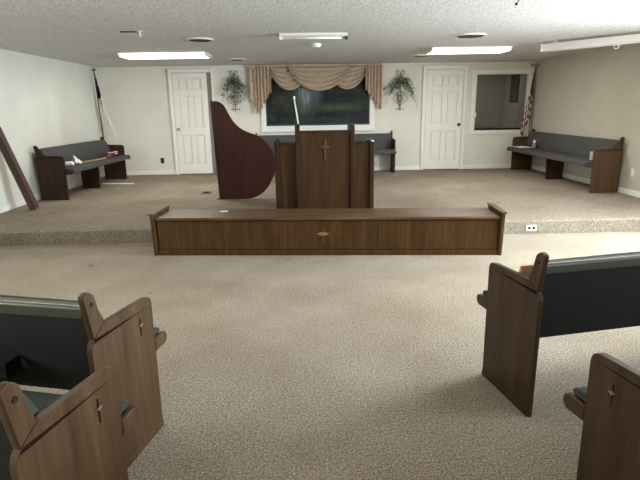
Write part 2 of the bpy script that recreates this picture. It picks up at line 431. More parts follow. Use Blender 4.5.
def make_pew(label, group, aisle, side, L, th, wood_='pew_wood', cloth='seat_dark', backcloth='charcoal', emblem=True, rack=False, mid=True, z=0., cat='pew'):
    """aisle: rear bottom point of one end panel's outer face; side = +1 when that panel is at the local +x end"""
    ax = Vector((math.cos(th), -math.sin(th), 0))
    c_ = Vector((aisle[0], aisle[1], z)) - ax*(side*L/2)
    t = thing('church_pew', label, cat, c_, -th, group)
    h = L/2; tk = .024
    panel = rounded([(0,0),(.426,0),(.436,.668),(.095,.682),(.03,.65),(0,.62)], [0,0,.045,.0,.03,.03])
    post = rounded([(.030,.60),(.100,.645),(.056,.812),(.028,.834),(-.008,.822)], [.0,.0,.010,.012,.012], 4)
    for s in (-1, 1):
        xo = s*h; xi = s*(h-tk)
        b = NB(); prism(b, panel, 'yz', min(xo,xi), max(xo,xi))
        ep = obj('end_panel', b, wood_, t, bevel=.006)
        b = NB(); box(b, min(xo,xi)-.004*(s<0), max(xo,xi)+.004*(s>0), .012, .428, 0, .03); obj('base_strip', b, wood_, ep, bevel=.003)
        if emblem: cross_inlay(ep, xo, s, .328, .565)
        b = NB(); xa, xb = sorted((s*(h-.003), s*(h-.029))); prism(b, post, 'yz', xa, xb)
        po = obj('backrest_post', b, wood_, t, bevel=.005)
        b = NB(); lathe(b, [(.009,0),(.009,.003)], (s*(h-.003) if s > 0 else -(h-.003)-.003, .034, .780), 12, 'x'); obj('bolt_cover', b, 'hole', po)
    hi = h - .03
    # backrest board (leans back), cloth on its rear, pad on its front, dark vinyl roll along the top
    b = NB(); prism(b, [(.092,.378),(.112,.378),(.048,.75),(.028,.75)], 'yz', -hi, hi); br = obj('backrest', b, wood_, t)
    b = NB(); prism(b, [(.080,.374),(.091,.374),(.027,.742),(.013,.742)], 'yz', -hi, hi); obj('rear_cloth', b, backcloth, t, bevel=.003)
    b = NB()
    nx, prof = 14, [(.115,.45),(.155,.47),(.165,.56),(.135,.68),(.105,.745),(.082,.772),(.058,.766)]
    rows = []
    for i in range(nx+1):
        s_ = -1+2*i/nx; x = s_*(hi-.004); up = .008*(1-s_*s_)
        rows.append([b.verts.new((x, y, zz + (up if zz > .7 else 0))) for y, zz in prof])
    for a, c2 in zip(rows, rows[1:]):
        for k in range(len(prof)-1): b.faces.new((a[k], a[k+1], c2[k+1], c2[k]))
        b.faces.new((a[0], c2[0], c2[-1], a[-1]))
    b.faces.new(rows[0]); b.faces.new(rows[-1]); obj('back_pad', b, cloth, t, smooth=False, bevel=.004)
    b = NB(); prism(b, rounded([(.008,.728),(.062,.735),(.062,.778),(.012,.778)], [.004,.004,.01,.014], 4), 'yz', -hi, hi); obj('top_rail', b, 'rail_vinyl' if cloth == 'seat_dark' else cloth, t, bevel=.002)
    # seat board and cushion, reaching past the end panels at the front
    b = NB(); prism(b, rounded([(.125,.392),(.50,.392),(.525,.405),(.525,.437),(.125,.425)], [0,.008,.01,.006,0], 3), 'yz', -h+tk+.001, h-tk-.001)
    st = obj('seat', b, wood_, t, bevel=.003)
    for s in (-1, 1):
        b = NB(); prism(b, rounded([(.437,.388),(.525,.388),(.545,.415),(.535,.447),(.437,.447)], [0,.01,.012,.012,0], 3), 'yz', *sorted((s*h, s*(h-tk-.0005)))); obj('seat_end', b, wood_, t, bevel=.004)
    b = NB(); prism(b, rounded([(.125,.427),(.515,.438),(.535,.452),(.515,.474),(.40,.480),(.125,.468)], [0,.006,.012,.02,.02,.01], 4) if cloth != 'slate' else rounded([(.125,.427),(.5255,.438),(.5265,.400),(.548,.402),(.545,.474),(.40,.480),(.125,.468)], [0,0,.004,.012,.02,.02,.01], 4), 'yz', -h+tk+.006, h-tk-.006)
    obj('seat_cushion', b, cloth, t, bevel=.006)
    if mid:
        b = NB(); prism(b, [(.10,0),(.40,0),(.42,.391),(.10,.391)], 'yz', -.02, .02); obj('centre_support', b, 'pew_wood_dark', t, bevel=.004)
    if rack:
        b = NB(); x1 = side*(h-.37); x0 = x1 - side*.75
        a, c2 = sorted((x0, x1)); box(b, a, c2, -.03, .055, .468, .482); box(b, a, c2, -.03, -.022, .482, .535); box(b, a, a+.01, -.022, .05, .482, .535); box(b, c2-.01, c2, -.022, .05, .482, .535)
        obj('book_rack', b, 'black', t, bevel=.002)
    return t
G = 'pews in the hall'
make_pew('long wooden pew on the left, the farther one, with a black book rack behind', G, (-.815,1.752), 1, 2.7, .230, rack=True)
make_pew('long wooden pew in the bottom left corner, nearer one, engraved cross on its end', G, (-.749,1.116), 1, 2.7, .230)
make_pew('long dark wooden pew on the right, the farther one, with charcoal back cloth', G, (1.054,2.133), -1, 2.7, -.183, 'pew_wood_dark', emblem=False)
make_pew('dark wooden pew in the bottom right corner, nearer one, engraved cross on its end', G, (1.047,1.112), -1, 2.7, -.2, 'pew_wood_dark')
G = 'pews around the stage'
# against the left wall (faces right), its right-hand end nearest to us
thl = PI/2 + .043
make_pew('grey upholstered wooden pew against the left wall of the stage with litter on its seat', G, (-4.088,7.83), 1, 2.36, thl, 'pew_wood_dark', 'slate', 'slate', emblem=False, z=H)
make_pew('long grey upholstered wooden pew against the right wall of the stage', G, (4.735,7.47), -1, 3.04, -PI/2, 'pew_wood', 'slate', 'slate', emblem=False, z=H)
make_pew('grey upholstered pew against the back wall behind the lectern', G, (1.83,10.735), -1, 2.85, PI, 'pew_wood_dark', 'slate', 'slate', emblem=False, z=H)

# ------------------------------------------------------------------ low altar rail bench in front of the step
a = Vector((-1.60,5.135,0)); c_ = Vector((1.965,4.86,0)); ang = math.atan2(c_.y-a.y, c_.x-a.x); L = (c_-a).length
t = thing('altar_bench', 'long low wooden altar bench with three front panels before the step', 'bench', (a+c_)/2, ang)
h = L/2; dpt = .46; ht = .405
ends = rounded([(-.012,0),(dpt,0),(dpt,ht+.035),(-.045,ht+.035),(-.03,.30)], [0,0,.02,.02,.05])
for s in (-1, 1):
    b = NB(); prism(b, ends, 'yz', *sorted((s*h, s*(h-.035)))); ep = obj('end_panel', b, 'rail_wood', t, bevel=.005)
    b = NB(); box(b, *sorted((s*(h+.012), s*(h-.046))), -.055, dpt+.01, ht+.033, ht+.05); obj('end_cap', b, 'rail_top', ep, bevel=.006)
b = NB(); box(b, -h+.036, h-.036, -.012, dpt-.01, ht-.03, ht); obj('bench_top', b, 'rail_top', t, bevel=.006)
b = NB(); box(b, -h+.036, h-.036, .004, .024, 0, .055); obj('base_board', b, 'rail_wood', t, bevel=.004)
b = NB(); box(b, -h+.036, h-.036, .022, .036, .05, ht-.03); obj('backing_board', b, 'rail_wood', t)
xs = [-h+.036, -.60, .555, h-.036]
for i in range(3):
    b = NB(); box(b, xs[i]+.012, xs[i+1]-.012, .014, .024, .062, ht-.04); pn = obj('front_panel', b, 'rail_wood', t, bevel=.004)
    if i == 1:
        b = NB(); x = -.02
        prism(b, [(x-.009,.13),(x+.009,.13),(x+.012,.24),(x+.008,.30),(x-.008,.30),(x-.012,.24)], 'xz', .008, .015)
        cr = obj('cross_upright', b, 'gold_wood', pn, bevel=.003)
        b = NB(); prism(b, [(x-.058,.232),(x-.02,.245),(x+.02,.245),(x+.058,.232),(x+.058,.222),(x+.02,.21),(x-.02,.21),(x-.058,.222)], 'xz', .004, .014)
        obj('cross_arm', b, 'brass', pn, bevel=.003)
for x in xs[1:3]:
    b = NB(); box(b, x-.011, x+.011, .006, .022, .055, ht-.03); obj('divider', b, 'rail_wood', t, bevel=.003)
b = NB()
prism(b, [(-.94,5.385),(-.885,5.365),(-.845,5.395),(-.86,5.42),(-.92,5.425)], 'xy', ht+.0005, ht+.003)
tag(obj('paper_scrap', b, 'paper'), 'small white paper scrap on the top of the altar bench', 'paper')

# ------------------------------------------------------------------ lectern
t = thing('lectern', 'wide dark wooden lectern with a tall centre, two lower wings and a cross', 'lectern', (.238,6.1,H))
def lp(x): return x - .238
def ppost(xa, xb, top, y0, y1, cap=False):
    b = NB(); box(b, lp(xa), lp(xb), y0, y1, 0, top-H); o = obj('post', b, 'lectern_trim', t, bevel=.006)
    return o
ppost(-.115, -.060, 1.285, -.02, .42); ppost(.541, .592, 1.272, -.02, .42)
for xa, xb, z in ((-.368,-.317,1.085), (.778,.829,1.078)):
    o = ppost(xa, xb, z, .0, .42)
    b = NB(); tube(b, [(lp((xa+xb)/2), .012, z-H), (lp((xa+xb)/2), .40, z-H)], .024, 12); obj('post_cap', b, 'silver' if xa > 0 else 'lectern_trim', o, smooth=True)
b = NB(); box(b, lp(-.060), lp(.541), .0, .025, 0, 1.205-H); cp = obj('centre_panel', b, 'lectern_wood', t, bevel=.004)
b = NB(); box(b, lp(-.060), lp(.541), -.012, .032, 1.19-H, 1.215-H); obj('centre_moulding', b, 'lectern_trim', t, bevel=.005)
for xa, xb, z in ((-.317,-.115,1.058), (.592,.778,1.055)):
    b = NB(); box(b, lp(xa), lp(xb), .03, .055, 0, z-H); obj('wing_panel', b, 'lectern_wood', t, bevel=.004)
    b = NB(); box(b, lp(xa), lp(xb), .022, .40, z-H-.02, z-H); obj('wing_top', b, 'lectern_trim', t, bevel=.004)
b = NB(); prism(b, [(.03,.90),(.42,.80),(.42,.82),(.03,.92)], 'yz', lp(-.060), lp(.541)); obj('reading_desk', b, 'lectern_wood', t, bevel=.004)
b = NB(); box(b, lp(-.060), lp(.541), .03, .42, .50, .52); obj('shelf', b, 'lectern_wood', t)
x = 0.0
b = NB(); prism(b, [(x-.008,.705),(x+.008,.705),(x+.013,.85),(x+.014,.90),(x+.009,.945),(x-.009,.945),(x-.014,.90),(x-.013,.85)], 'xz', -.012, .001)
obj('cross_upright', b, 'gold_wood', cp, bevel=.003)
b = NB(); prism(b, [(x-.055,.872),(x-.02,.88),(x+.02,.88),(x+.055,.872),(x+.055,.858),(x+.02,.85),(x-.02,.85),(x-.055,.858)], 'xz', -.014, .0)
obj('cross_arm', b, 'gold_wood', cp, bevel=.003)
b = NB(); tube(b, [(.085,6.57,H), (-.071,6.57,1.23), (-.122,6.57,1.59)], [.011,.011,.008], 10)
lathe(b, [(.012,0),(.014,.01),(.012,.03),(.004,.035)], (-.122,6.57,1.585), 10)
tag(obj('thin_rod', b, 'white_plastic', smooth=True), 'thin white rod standing up behind the lectern centre panel', 'rod')

# ------------------------------------------------------------------ piano lid
o_ = [(-1.364,1.436),(-1.335,1.435),(-1.249,1.427),(-1.205,1.402),(-1.166,1.363),(-1.114,1.263),(-1.048,1.148),(-.951,1.046),(-.837,.986),(-.721,.941),(-.606,.866),(-.521,.762),(-.467,.628),(-.455,.479),(-.494,.329),(-.575,.179),(-.702,.058),(-.857,.006),(-1.04,0),(-1.318,0)]
def smooth_closed(pts, keep):
    out = []
    n = len(pts)
    for i in range(n):
        p0, p1, p2, p3 = (Vector(pts[(i+k)%n]) for k in (-1,0,1,2))
        if i in keep: out.append(tuple(p1)); continue
        for t_ in (0,.25,.5,.75):
            q = .5*((2*p1)+(p2-p0)*t_+(2*p0-5*p1+4*p2-p3)*t_*t_+(3*p1-p0-3*p2+p3)*t_**3); out.append((q.x,q.y))
    return out
pts = smooth_closed(o_, {0, 18, 19})
t = thing('piano_lid', 'dark mahogany grand piano lid standing on edge beside the lectern', 'piano lid', (-.99,7.58,H))
b = NB(); prism(b, [(x+1.0, z) for x, z in pts], 'xz', 0, .026); obj('lid_board', b, 'lid', t, bevel=.005, seg=2)
b = NB(); lathe(b, [(.018,-.004),(.018,.0),(.006,.001)], (-.30,-.0,1.33), 14, 'y'); obj('hinge_plate', b, 'hole', t)
b = NB(); box(b, -.36, .0, -.004, .032, .0, .012); obj('bottom_batten', b, 'lid', t, bevel=.002)

# ------------------------------------------------------------------ leaning beam
p0 = Vector((-3.775,7.02,H)); p1 = Vector((-4.105,6.99,1.27))
d = (p1-p0).normalized(); 
b = NB(); box(b, -.062, .062, -.045, .045, 0, (p1-p0).length)
bm_o = obj('wooden_beam', b, 'beam', None, bevel=.006)
rot = d.to_track_quat('Z', 'Y'); bm_o.rotation_mode = 'QUATERNION'; bm_o.rotation_quaternion = rot
bm_o.location = p0 + Vector((0,0,.018))
tag(bm_o, 'dark square wooden beam leaning against the left wall', 'beam')

# ------------------------------------------------------------------ mural
t = thing('framed_mural', 'dark woodland waterfall painting in a white frame under the tan drapery', 'painting', (.305,YB,1.12))
x0, x1 = -1.19, 1.145; z1 = 1.03
b = NB()
box(b, x0, x0+.10, -.05, 0, -.10, z1); box(b, x1-.10, x1, -.05, 0, -.10, z1); box(b, x0+.10, x1-.10, -.05, 0, -.10, .0); box(b, x0+.10, x1-.10, -.05, 0, z1-.08, z1)
obj('outer_frame', b, 'trim', t, bevel=.006)
b = NB(); box(b, x0-.01, x1+.01, -.065, 0, -.125, -.10); obj('frame_sill', b, 'trim', t, bevel=.005)
b = NB(); a, c_ = x0+.10, x1-.10
box(b, a, a+.03, -.036, 0, 0, z1-.08); box(b, c_-.03, c_, -.036, 0, 0, z1-.08); box(b, a+.03, c_-.03, -.036, 0, 0, .035); box(b, a+.03, c_-.03, -.036, 0, z1-.12, z1-.08)
obj('inner_frame', b, mat('grey_green_frame', (62,66,58), .5), t, bevel=.003)
b = NB(); box(b, a+.03, c_-.03, -.014, 0, .035, z1-.12); obj('canvas', b, 'mural', t)

# ------------------------------------------------------------------ tan swag drapery
t = thing('window_drapery', 'tan satin swag drapery with side tails over the dark painting', 'drapery', (.255,YB,ZC-.03))
def grid(bm, nu, nv, f):
    V = [[bm.verts.new(f(i/nu, j/nv)) for i in range(nu+1)] for j in range(nv+1)]
    for j in range(nv):
        for i in range(nu): bm.faces.new((V[j][i], V[j][i+1], V[j+1][i+1], V[j+1][i]))
def swag(xa, xb, drop, yoff, folds=5):
    b = NB()
    def f(u, v):
        # v: 0 on the rod, 1 at the lower hem; folds gather to the top corners
        w = math.sin(PI*u)
        g = (4*u*(1-u))
        x0_ = xa + .10*v*(xb-xa)*.25; x1_ = xb - .10*v*(xb-xa)*.25
        sag = drop*v*(g**.6)
        ph = 2*PI*folds*v
        a_ = (.30+.70*w)
        return (x0_+(x1_-x0_)*u, yoff - .035*w*(.4+v) + .045*a_*math.cos(ph), -sag*(1-.0) - .034*a_*math.sin(ph)*min(1, 6*v))
    grid(b, 36, 110, f)
    o = obj('swag', b, 'satin', t, smooth=True)
    s = o.modifiers.new('solid', 'SOLIDIFY'); s.thickness = .004
    return o
swag(-.95, -.12, .47, -.085); swag(.22, 1.05, .47, -.085)
swag(-.58, .70, .49, -.14)
def tail(xo, xi, zo, zi, pleats=5):
    b = NB()
    def f(u, v):
        x_ = xo + (xi-xo)*u
        tri = abs(((u*pleats) % 1) - .5)*2
        step = (math.floor(u*pleats*.999)+.35*((u*pleats)%1))/pleats
        zb = zo + (zi-zo)*step
        return (x_ + .008*math.sin(9*u+3*v)*v, -.075 - .07*tri, zb*v)
    grid(b, 40, 14, f)
    o = obj('side_tail', b, 'satin', t, smooth=True); s = o.modifiers.new('solid', 'SOLIDIFY'); s.thickness = .004
tail(-1.235, -.90, -.93, -.44); tail(1.32, 1.00, -.88, -.42)
for xa, xb in ((-1.365,-1.24), (1.325,1.335)):
    b = NB(); 
    def f(u, v): return (xa+(xb-xa)*u, -.10+.02*math.cos(u*9), -(.50+.36*(u if xa < 0 else 1-u))*v)
    grid(b, 8, 8, f); o = obj('return_panel', b, 'satin', t, smooth=True); s = o.modifiers.new('solid', 'SOLIDIFY'); s.thickness = .004
b = NB(); box(b, -1.365, 1.335, -.13, 0, -.02, .02); obj('mounting_board', b, 'satin', t)

# ------------------------------------------------------------------ hanging ivy sconces
def sconce(label, x, ztop, dense, seed):
    rnd = random.Random(seed)
    t = thing('ivy_sconce', label, 'wall plant', (x,YB,ztop-.80))
    b = NB(); y = -.06
    tube(b, [(0,y,.02),(0,y,.76)], .009, 8)
    for s in (-1, 1):
        tube(b, [(0,y,.68)]+[(s*(.03+.045*math.sin(k*PI/8)), y, .70+.09*k/8) for k in range(1,9)]+[(s*.075,y,.795),(s*.085,y,.775)], .007, 6)
        tube(b, [(0,y,.12)]+[(s*(.15*math.sin(k*PI/9)), y, .12+.03*k) for k in range(1,9)]+[(0,y,.42)], .006, 6)
        tube(b, [(0,y,.06)]+[(s*.025*k, y, .05-.012*math.sin(k*PI/3)) for k in range(1,4)]+[(s*.085,y,.03)], .006, 6)
        tube(b, [(0,y,.20),(s*.07,y-.04,.22),(s*.075,y-.04,.36),(0,y,.40)], .006, 6)
    tube(b, [(0,y,.74),(0,-.004,.74)], .008, 6); tube(b, [(0,y,.1),(0,-.004,.1)], .006, 6)
    obj('iron_scroll', b, 'iron', t, smooth=True)
    b = NB(); lathe(b, [(.02,.17),(.045,.19),(.05,.25),(.048,.33),(.046,.33),(.04,.20)], (0,y,0), 16, cap=False); obj('glass_cup', b, 'candle_glass', t, smooth=True)
    b = NB(); stems = NB()
    def leaf(p, s):
        ax = Vector((rnd.uniform(-1,1), rnd.uniform(-1,.2), rnd.uniform(-1,.5))).normalized(); u, w = frame_of(ax)
        q = [p, p+ax*s*.5+u*s*.36, p+ax*s, p+ax*s*.5-u*s*.36]
        for k in q: k.y = min(k.y, -.012); k.x = min(k.x, .26)
        b.faces.new([b.verts.new(k) for k in q])
    n = 30 if dense else 26
    for i in range(n):
        a_ = rnd.uniform(-1,1); R_ = abs(a_)*.33+.03; up = rnd.uniform(.02,.13); drop = rnd.uniform(.05,.34)*(abs(a_)**1.2+.22)
        pts = []
        for k in range(9):
            s = k/8; pts.append(Vector((math.copysign(R_,a_)*s**.85, -.065-.10*rnd.uniform(.6,1)*math.sin(PI*s*.7), .55+up*math.sin(PI*min(1,s*1.6))-drop*s*s*1.3)))
        tube(stems, pts, .003, 4)
        for k in range(1,9):
            for _ in range(3 if k < 6 else 2): leaf(pts[k]+Vector((rnd.gauss(0,.018),rnd.gauss(0,.012),rnd.gauss(0,.022))), rnd.uniform(.035,.065))
    if dense:
        for i in range(90): leaf(Vector((rnd.gauss(.03,.09), -.07+rnd.gauss(0,.02), rnd.gauss(.34,.13))), rnd.uniform(.035,.06))
    o = obj('foliage', b, 'leaf', t); obj('stems', stems, 'leaf', t)
sconce('dense ivy in an iron wall sconce above the piano lid', -1.40, 2.22, True, 3)
sconce('drooping ivy in an iron wall sconce left of the right door', 1.975, 2.18, False, 11)

# ------------------------------------------------------------------ flags on poles
def flag(label, base, top, m, finial, side, hoist, fly_w, drop, pole_m):
    t = thing('flag_on_pole', label, 'flag', base)
    B = Vector((0,0,0)); Tp = Vector(top)-Vector(base)
    b = NB(); lathe(b, [(.085,0),(.085,.02),(.05,.05),(.025,.09),(.02,.12)], (0,0,0), 20); obj('stand', b, 'gilt', t, smooth=True)
    b = NB(); tube(b, [B+Vector((0,0,.03)), Tp], .013, 10); obj('pole', b, pole_m, t, smooth=True)
    b = NB()
    if finial == 'cross':
        box(b, -.009, .009, -.006, .006, 0, .13); box(b, -.04, .04, -.006, .006, .07, .092); ball(b, (0,0,0), .018)
    else:
        ball(b, (0,0,0), .02); ball(b, (0,0,.045), .025, (.8,.8,1.4)); ball(b, (0,-.012,.085), .014)
        for s in (-1,1):
            prism(b, [(s*.01,.03),(s*.05,.075),(s*.105,.09),(s*.10,.055),(s*.06,.03)], 'xz', -.006, .006)
    fn = obj('finial', b, 'gilt' if finial != 'cross' else 'pole_dark', t, smooth=False); fn.location = Tp
    b = NB(); uvl = b.loops.layers.uv.new('UVMap'); nu, nv = 40, 26; V = []
    d_ = (Tp-B).normalized(); sx = side
    for j in range(nv+1):
        row = []
        w = 1-j/nv      # 1 at the top
        for i in range(nu+1):
            u = i/nu
            p = Tp - d_*(.04 + (1-w)*hoist)
            zig = math.sin(u*PI*5.0)*.035*min(1, u*3)
            spread = fly_w*(u**.8)*(.35+.65*(1-w)) + .012*math.sin(u*PI*7)*min(1,u*3)
            row.append((b.verts.new((p.x + sx*(.014+spread), p.y + zig - .01, p.z - drop*(u**1.15)*(.75+.25*w))), u, w))
        V.append(row)
    for j in range(nv):
        for i in range(nu):
            q = (V[j][i], V[j][i+1], V[j+1][i+1], V[j+1][i]); f_ = b.faces.new([k[0] for k in q])
            for lp_, k in zip(f_.loops, q): lp_[uvl].uv = (k[1], k[2])
    cl = obj('cloth', b, m, t, smooth=True); s = cl.modifiers.new('solid', 'SOLIDIFY'); s.thickness = .003
    b = NB(); last = [r_[-1] for r_ in []]
    return t
flag('white church flag with a navy corner on a dark pole in the left corner', (-4.02,10.45,H), (-4.065,10.45,2.165), 'flag_church', 'cross', 1, .75, .25, .60, 'pole_dark')
flag('striped red and white flag with a starry navy corner in the right corner', (4.67,10.63,H), (4.70,10.63,2.185), 'flag_us', 'eagle', -1, .95, .18, .60, 'pole')

# ------------------------------------------------------------------ ceiling things
def troffer(label, xa, xb, ya, yb):
    t = thing('ceiling_light', label, 'ceiling light', ((xa+xb)/2,(ya+yb)/2,ZC-.06), 0, 'lit ceiling lights over the stage')
    w, d_ = (xb-xa)/2, (yb-ya)/2
    b = NB(); box(b, -w, w, -d_, d_, .045, .059); obj('housing', b, 'white_metal', t, bevel=.004)
    b = NB(); prism(b, [(-d_+.01,.044),(-d_+.05,.004),(d_-.05,.004),(d_-.01,.044)], 'yz', -w+.03, w-.03); obj('diffuser', b, 'lens', t)
    for s in (-1, 1):
        b = NB(); prism(b, [(-d_,.046),(-d_+.045,-.001),(d_-.045,-.001),(d_,.046)], 'yz', *sorted((s*w, s*(w-.029)))); obj('end_cap', b, 'white_metal', t, bevel=.003)
troffer('lit white fluorescent ceiling light above the left door', -2.80, -1.47, 8.15, 8.70)
troffer('lit white fluorescent ceiling light near the right door', 1.93, 3.16, 7.98, 8.52)
def vent(label, x, y, r_):
    t = thing('ceiling_vent', label, 'vent', (x,y,ZC-.03), 0, 'round ceiling vents')
    b = NB(); lathe(b, [(r_,.029),(r_*1.0,.022),(r_*.93,.010),(r_*.88,.012),(r_*.88,.029)], (0,0,0), 32, cap=False); obj('outer_ring', b, 'white_metal', t, smooth=True)
    b = NB(); lathe(b, [(r_*.88,.024),(r_*.88,.028)], (0,0,0), 32); obj('dark_throat', b, 'hole', t)
    for k in (.80,.56,.32):
        b = NB(); lathe(b, [(r_*k*.86,.023),(r_*k,.010),(r_*k*.95,.009),(r_*k*.80,.023)], (0,0,0), 28, cap=False); obj('cone_ring', b, 'dark_grille', t, smooth=True)
vent('round dusty ceiling vent, left one of the nearer pair', -1.28, 6.77, .17)
vent('round dusty ceiling vent, right one of the nearer pair', 2.10, 6.70, .20)
vent('small round ceiling vent above the left ivy sconce', -1.16, 9.46, .15)
vent('small round ceiling vent behind the right ceiling light', 2.04, 9.18, .15)
t = thing('strip_light', 'unlit slim white strip light on the ceiling above the lectern', 'ceiling light', (.13,6.38,ZC-.055))
b = NB(); prism(b, [(-.055,.054),(-.06,.03),(-.03,.012),(.03,.012),(.06,.03),(.055,.054)], 'yz', -.40, .40); obj('housing', b, 'white_metal', t, bevel=.003)
b = NB(); tube(b, [(-.37,-.0,.002),(.37,-.0,.002)], .013, 10); obj('tube', b, 'white_plastic', t, smooth=True)
for s in (-1, 1):
    b = NB(); box(b, *sorted((s*.37, s*.405)), -.035, .035, -.016, .05); obj('lamp_holder', b, 'dark_grille' if s > 0 else 'white_metal', t, bevel=.003)
t = thing('smoke_detector', 'round white smoke detector on the ceiling above the lectern', 'smoke detector', (.18,7.40,ZC-.05))
b = NB(); lathe(b, [(.03,0),(.06,.004),(.07,.02),(.072,.034)], (0,0,0), 24); obj('sensor_cover', b, 'white_plastic', t, smooth=True)
b = NB(); lathe(b, [(.08,.034),(.082,.049)], (0,0,0), 24); obj('mounting_plate', b, 'white_metal', t)
t = thing('sprinkler_head', 'small white sprinkler head on the left part of the ceiling', 'sprinkler', (-1.80,6.04,ZC-.06))
b = NB(); lathe(b, [(.035,.052),(.035,.059)], (0,0,0), 20); obj('escutcheon', b, 'white_metal', t)
b = NB(); lathe(b, [(.012,.0),(.022,.004),(.012,.012),(.012,.052)], (0,0,0), 14); obj('nozzle', b, 'white_metal', t, smooth=True)
b = NB(); box(b, -.21, .02, -.008, .008, .045, .058); obj('shadow_bar', b, 'dark_grille', t)  # dark bar drawn for the shadow line beside the head
b = NB(); tube(b, [(1.735,4.30,ZC), (1.725,4.30,2.285), (1.70,4.31,2.243)], [.007,.011,.014], 8)
tag(obj('ceiling_hook', b, 'black', smooth=True), 'small black hook hanging from the ceiling at the top edge of the view', 'hook')

# rolled projection screen hung diagonally in the right corner
A_ = Vector((3.404,7.537,0)); D_ = Vector((.607,-.795,0)).normalized(); LL = 1.98
mid = A_ + D_*LL/2
t = thing('projection_screen', 'white rolled-up projection screen case hanging diagonally under the ceiling at right', 'projection screen', (mid.x,mid.y,2.20), math.atan2(D_.y, D_.x))
b = NB(); prism(b, rounded([(-.045,.0),(.045,.0),(.045,.095),(-.045,.095)], [.02,.02,.012,.012], 4), 'yz', -LL/2+.02, LL/2-.02); obj('case', b, 'white_metal', t, bevel=.003)
for s in (-1, 1):
    b = NB(); box(b, *sorted((s*LL/2, s*(LL/2-.02))), -.05, .05, -.004, .10); obj('end_cap', b, 'white_plastic', t, bevel=.006)
    b = NB(); box(b, s*.8-.02, s*.8+.02, -.015, .015, .095, ZC-2.20); obj('hanger', b, 'white_metal', t)
b = NB(); box(b, -LL/2+.05, LL/2-.05, -.012, .012, -.008, .004); obj('pull_bar', b, 'white_plastic', t)
b = NB(); R_ = .032; tube(b, [(R_*math.cos(2*PI*k/20), 0, -.008-R_*.7+R_*.7*math.sin(2*PI*k/20)) for k in range(21)], .006, 6, cap=False); obj('pull_ring', b, 'white_plastic', t, smooth=True)

# ------------------------------------------------------------------ outlets and switches
def plate(name, label, cat, loc, face, m, kind, group=None, w=.072, hgt=.115, dark='hole'):
    t = thing(name, label, cat, loc, {'y':0,'x':-PI/2,'x+':PI/2}[face], group)
    b = NB(); box(b, -w/2, w/2, -.008, -.0005, -hgt/2, hgt/2); obj('cover_plate', b, m, t, bevel=.003)
    if kind == 'outlet':
        for s in (-1, 1):
            b = NB()
            if hgt > w: lathe(b, [(.015,-.011),(.016,-.008)], (0,0,s*.024), 16, 'y')
            else: lathe(b, [(.017,-.011),(.018,-.008)], (s*.026,0,0), 16, 'y')
            obj('socket', b, dark, t)
    else:
        b = NB(); box(b, -.006, .006, -.02, -.008, -.012, .012); obj('toggle', b, m, t, bevel=.002)
plate('wall_outlet', 'brown wall outlet left of the left door', 'outlet', (-2.993,YB,.45), 'y', 'brown_plastic', 'outlet')
plate('light_switch', 'white light switch left of the right door', 'switch', (2.33,YB,1.224), 'y', 'white_plastic', 'switch')
plate('wall_outlet', 'white wall outlet under the pass window', 'outlet', (3.567,YB,.477), 'y', 'white_plastic', 'outlet', dark='white_plastic')
plate('wall_outlet', 'white wall outlet on the right wall beside the long grey pew', 'outlet', (XR,7.24,.485), 'x', 'white_plastic', 'outlet', dark='white_plastic')
plate('step_outlet', 'white outlet with two dark sockets on the carpeted step', 'outlet', (2.636,YS-.006,.072), 'y', 'white_plastic', 'outlet', w=.12, hgt=.07)
t = thing('floor_outlet', 'small dark floor outlet on the stage carpet left of the piano lid', 'outlet', (-1.616,8.2,H))
b = NB(); box(b, -.075, .075, -.05, .05, 0, .012); obj('cover_plate', b, 'brown_plastic', t, bevel=.004)
b = NB(); box(b, -.04, .04, -.03, .03, .012, .022); obj('flip_lid', b, 'hole', t, bevel=.003)

# ------------------------------------------------------------------ dark picture in the side room
t = thing('framed_picture', 'narrow dark framed picture on the far room wall seen through the pass window', 'picture', (XR,11.76,1.52))
b = NB(); y0, y1, zz = -.22, .22, .60
box(b, -.025, 0, y0, y0+.05, 0, zz); box(b, -.025, 0, y1-.05, y1, 0, zz); box(b, -.025, 0, y0+.05, y1-.05, 0, .05); box(b, -.025, 0, y0+.05, y1-.05, zz-.05, zz); obj('frame', b, 'black', t)
b = NB(); box(b, -.012, 0, y0+.05, y1-.05, .05, zz-.05); obj('print', b, mat('dark_print', (26,22,20), .8), t)

# ------------------------------------------------------------------ litter on the pews and floor
SZ = H + .482
def crumple(bm, c_, r_, sc, seed, sub=2):
    rnd = random.Random(seed); b2 = bmesh.ops.create_icosphere(bm, subdivisions=sub, radius=r_)
    for v_ in b2['verts']:
        k = rnd.uniform(.7,1.2); v_.co = Vector((v_.co.x*sc[0]*k, v_.co.y*sc[1]*k, max(v_.co.z, -r_*.55)*sc[2]*k)) + Vector(c_)
zc = SZ + .032
b = NB(); crumple(b, (-3.72,8.12,SZ+.035), .065, (1.0,1.5,.7), 4)
tag(obj('crumpled_paper', b, 'paper'), 'crumpled white paper on the near end of the left pew seat', 'paper')
b = NB(); crumple(b, (-3.71,8.33,SZ+.015), .05, (1.3,1.6,.45), 5)
tag(obj('blue_cloth', b, 'blue_cloth'), 'small crumpled blue-grey cloth on the left pew seat by the upright paper', 'cloth')
b = NB()
for q in (((-3.76,8.44),(-3.70,8.62)), ):
    (x0,y0),(x1,y1) = q
    vs = [b.verts.new(p) for p in ((x0,y0,SZ+.002),(x1,y1,SZ+.002),(x1-.05,y1-.12,SZ+.09),(x0-.03,y0+.02,SZ+.15))]
    b.faces.new(vs); v2 = [b.verts.new(p) for p in ((x0-.10,y0+.03,SZ+.003),(x1-.12,y1-.03,SZ+.003))]
    b.faces.new((vs[3], vs[2], v2[1], v2[0]))
o = obj('folded_paper', b, 'paper'); s = o.modifiers.new('solid', 'SOLIDIFY'); s.thickness = .003
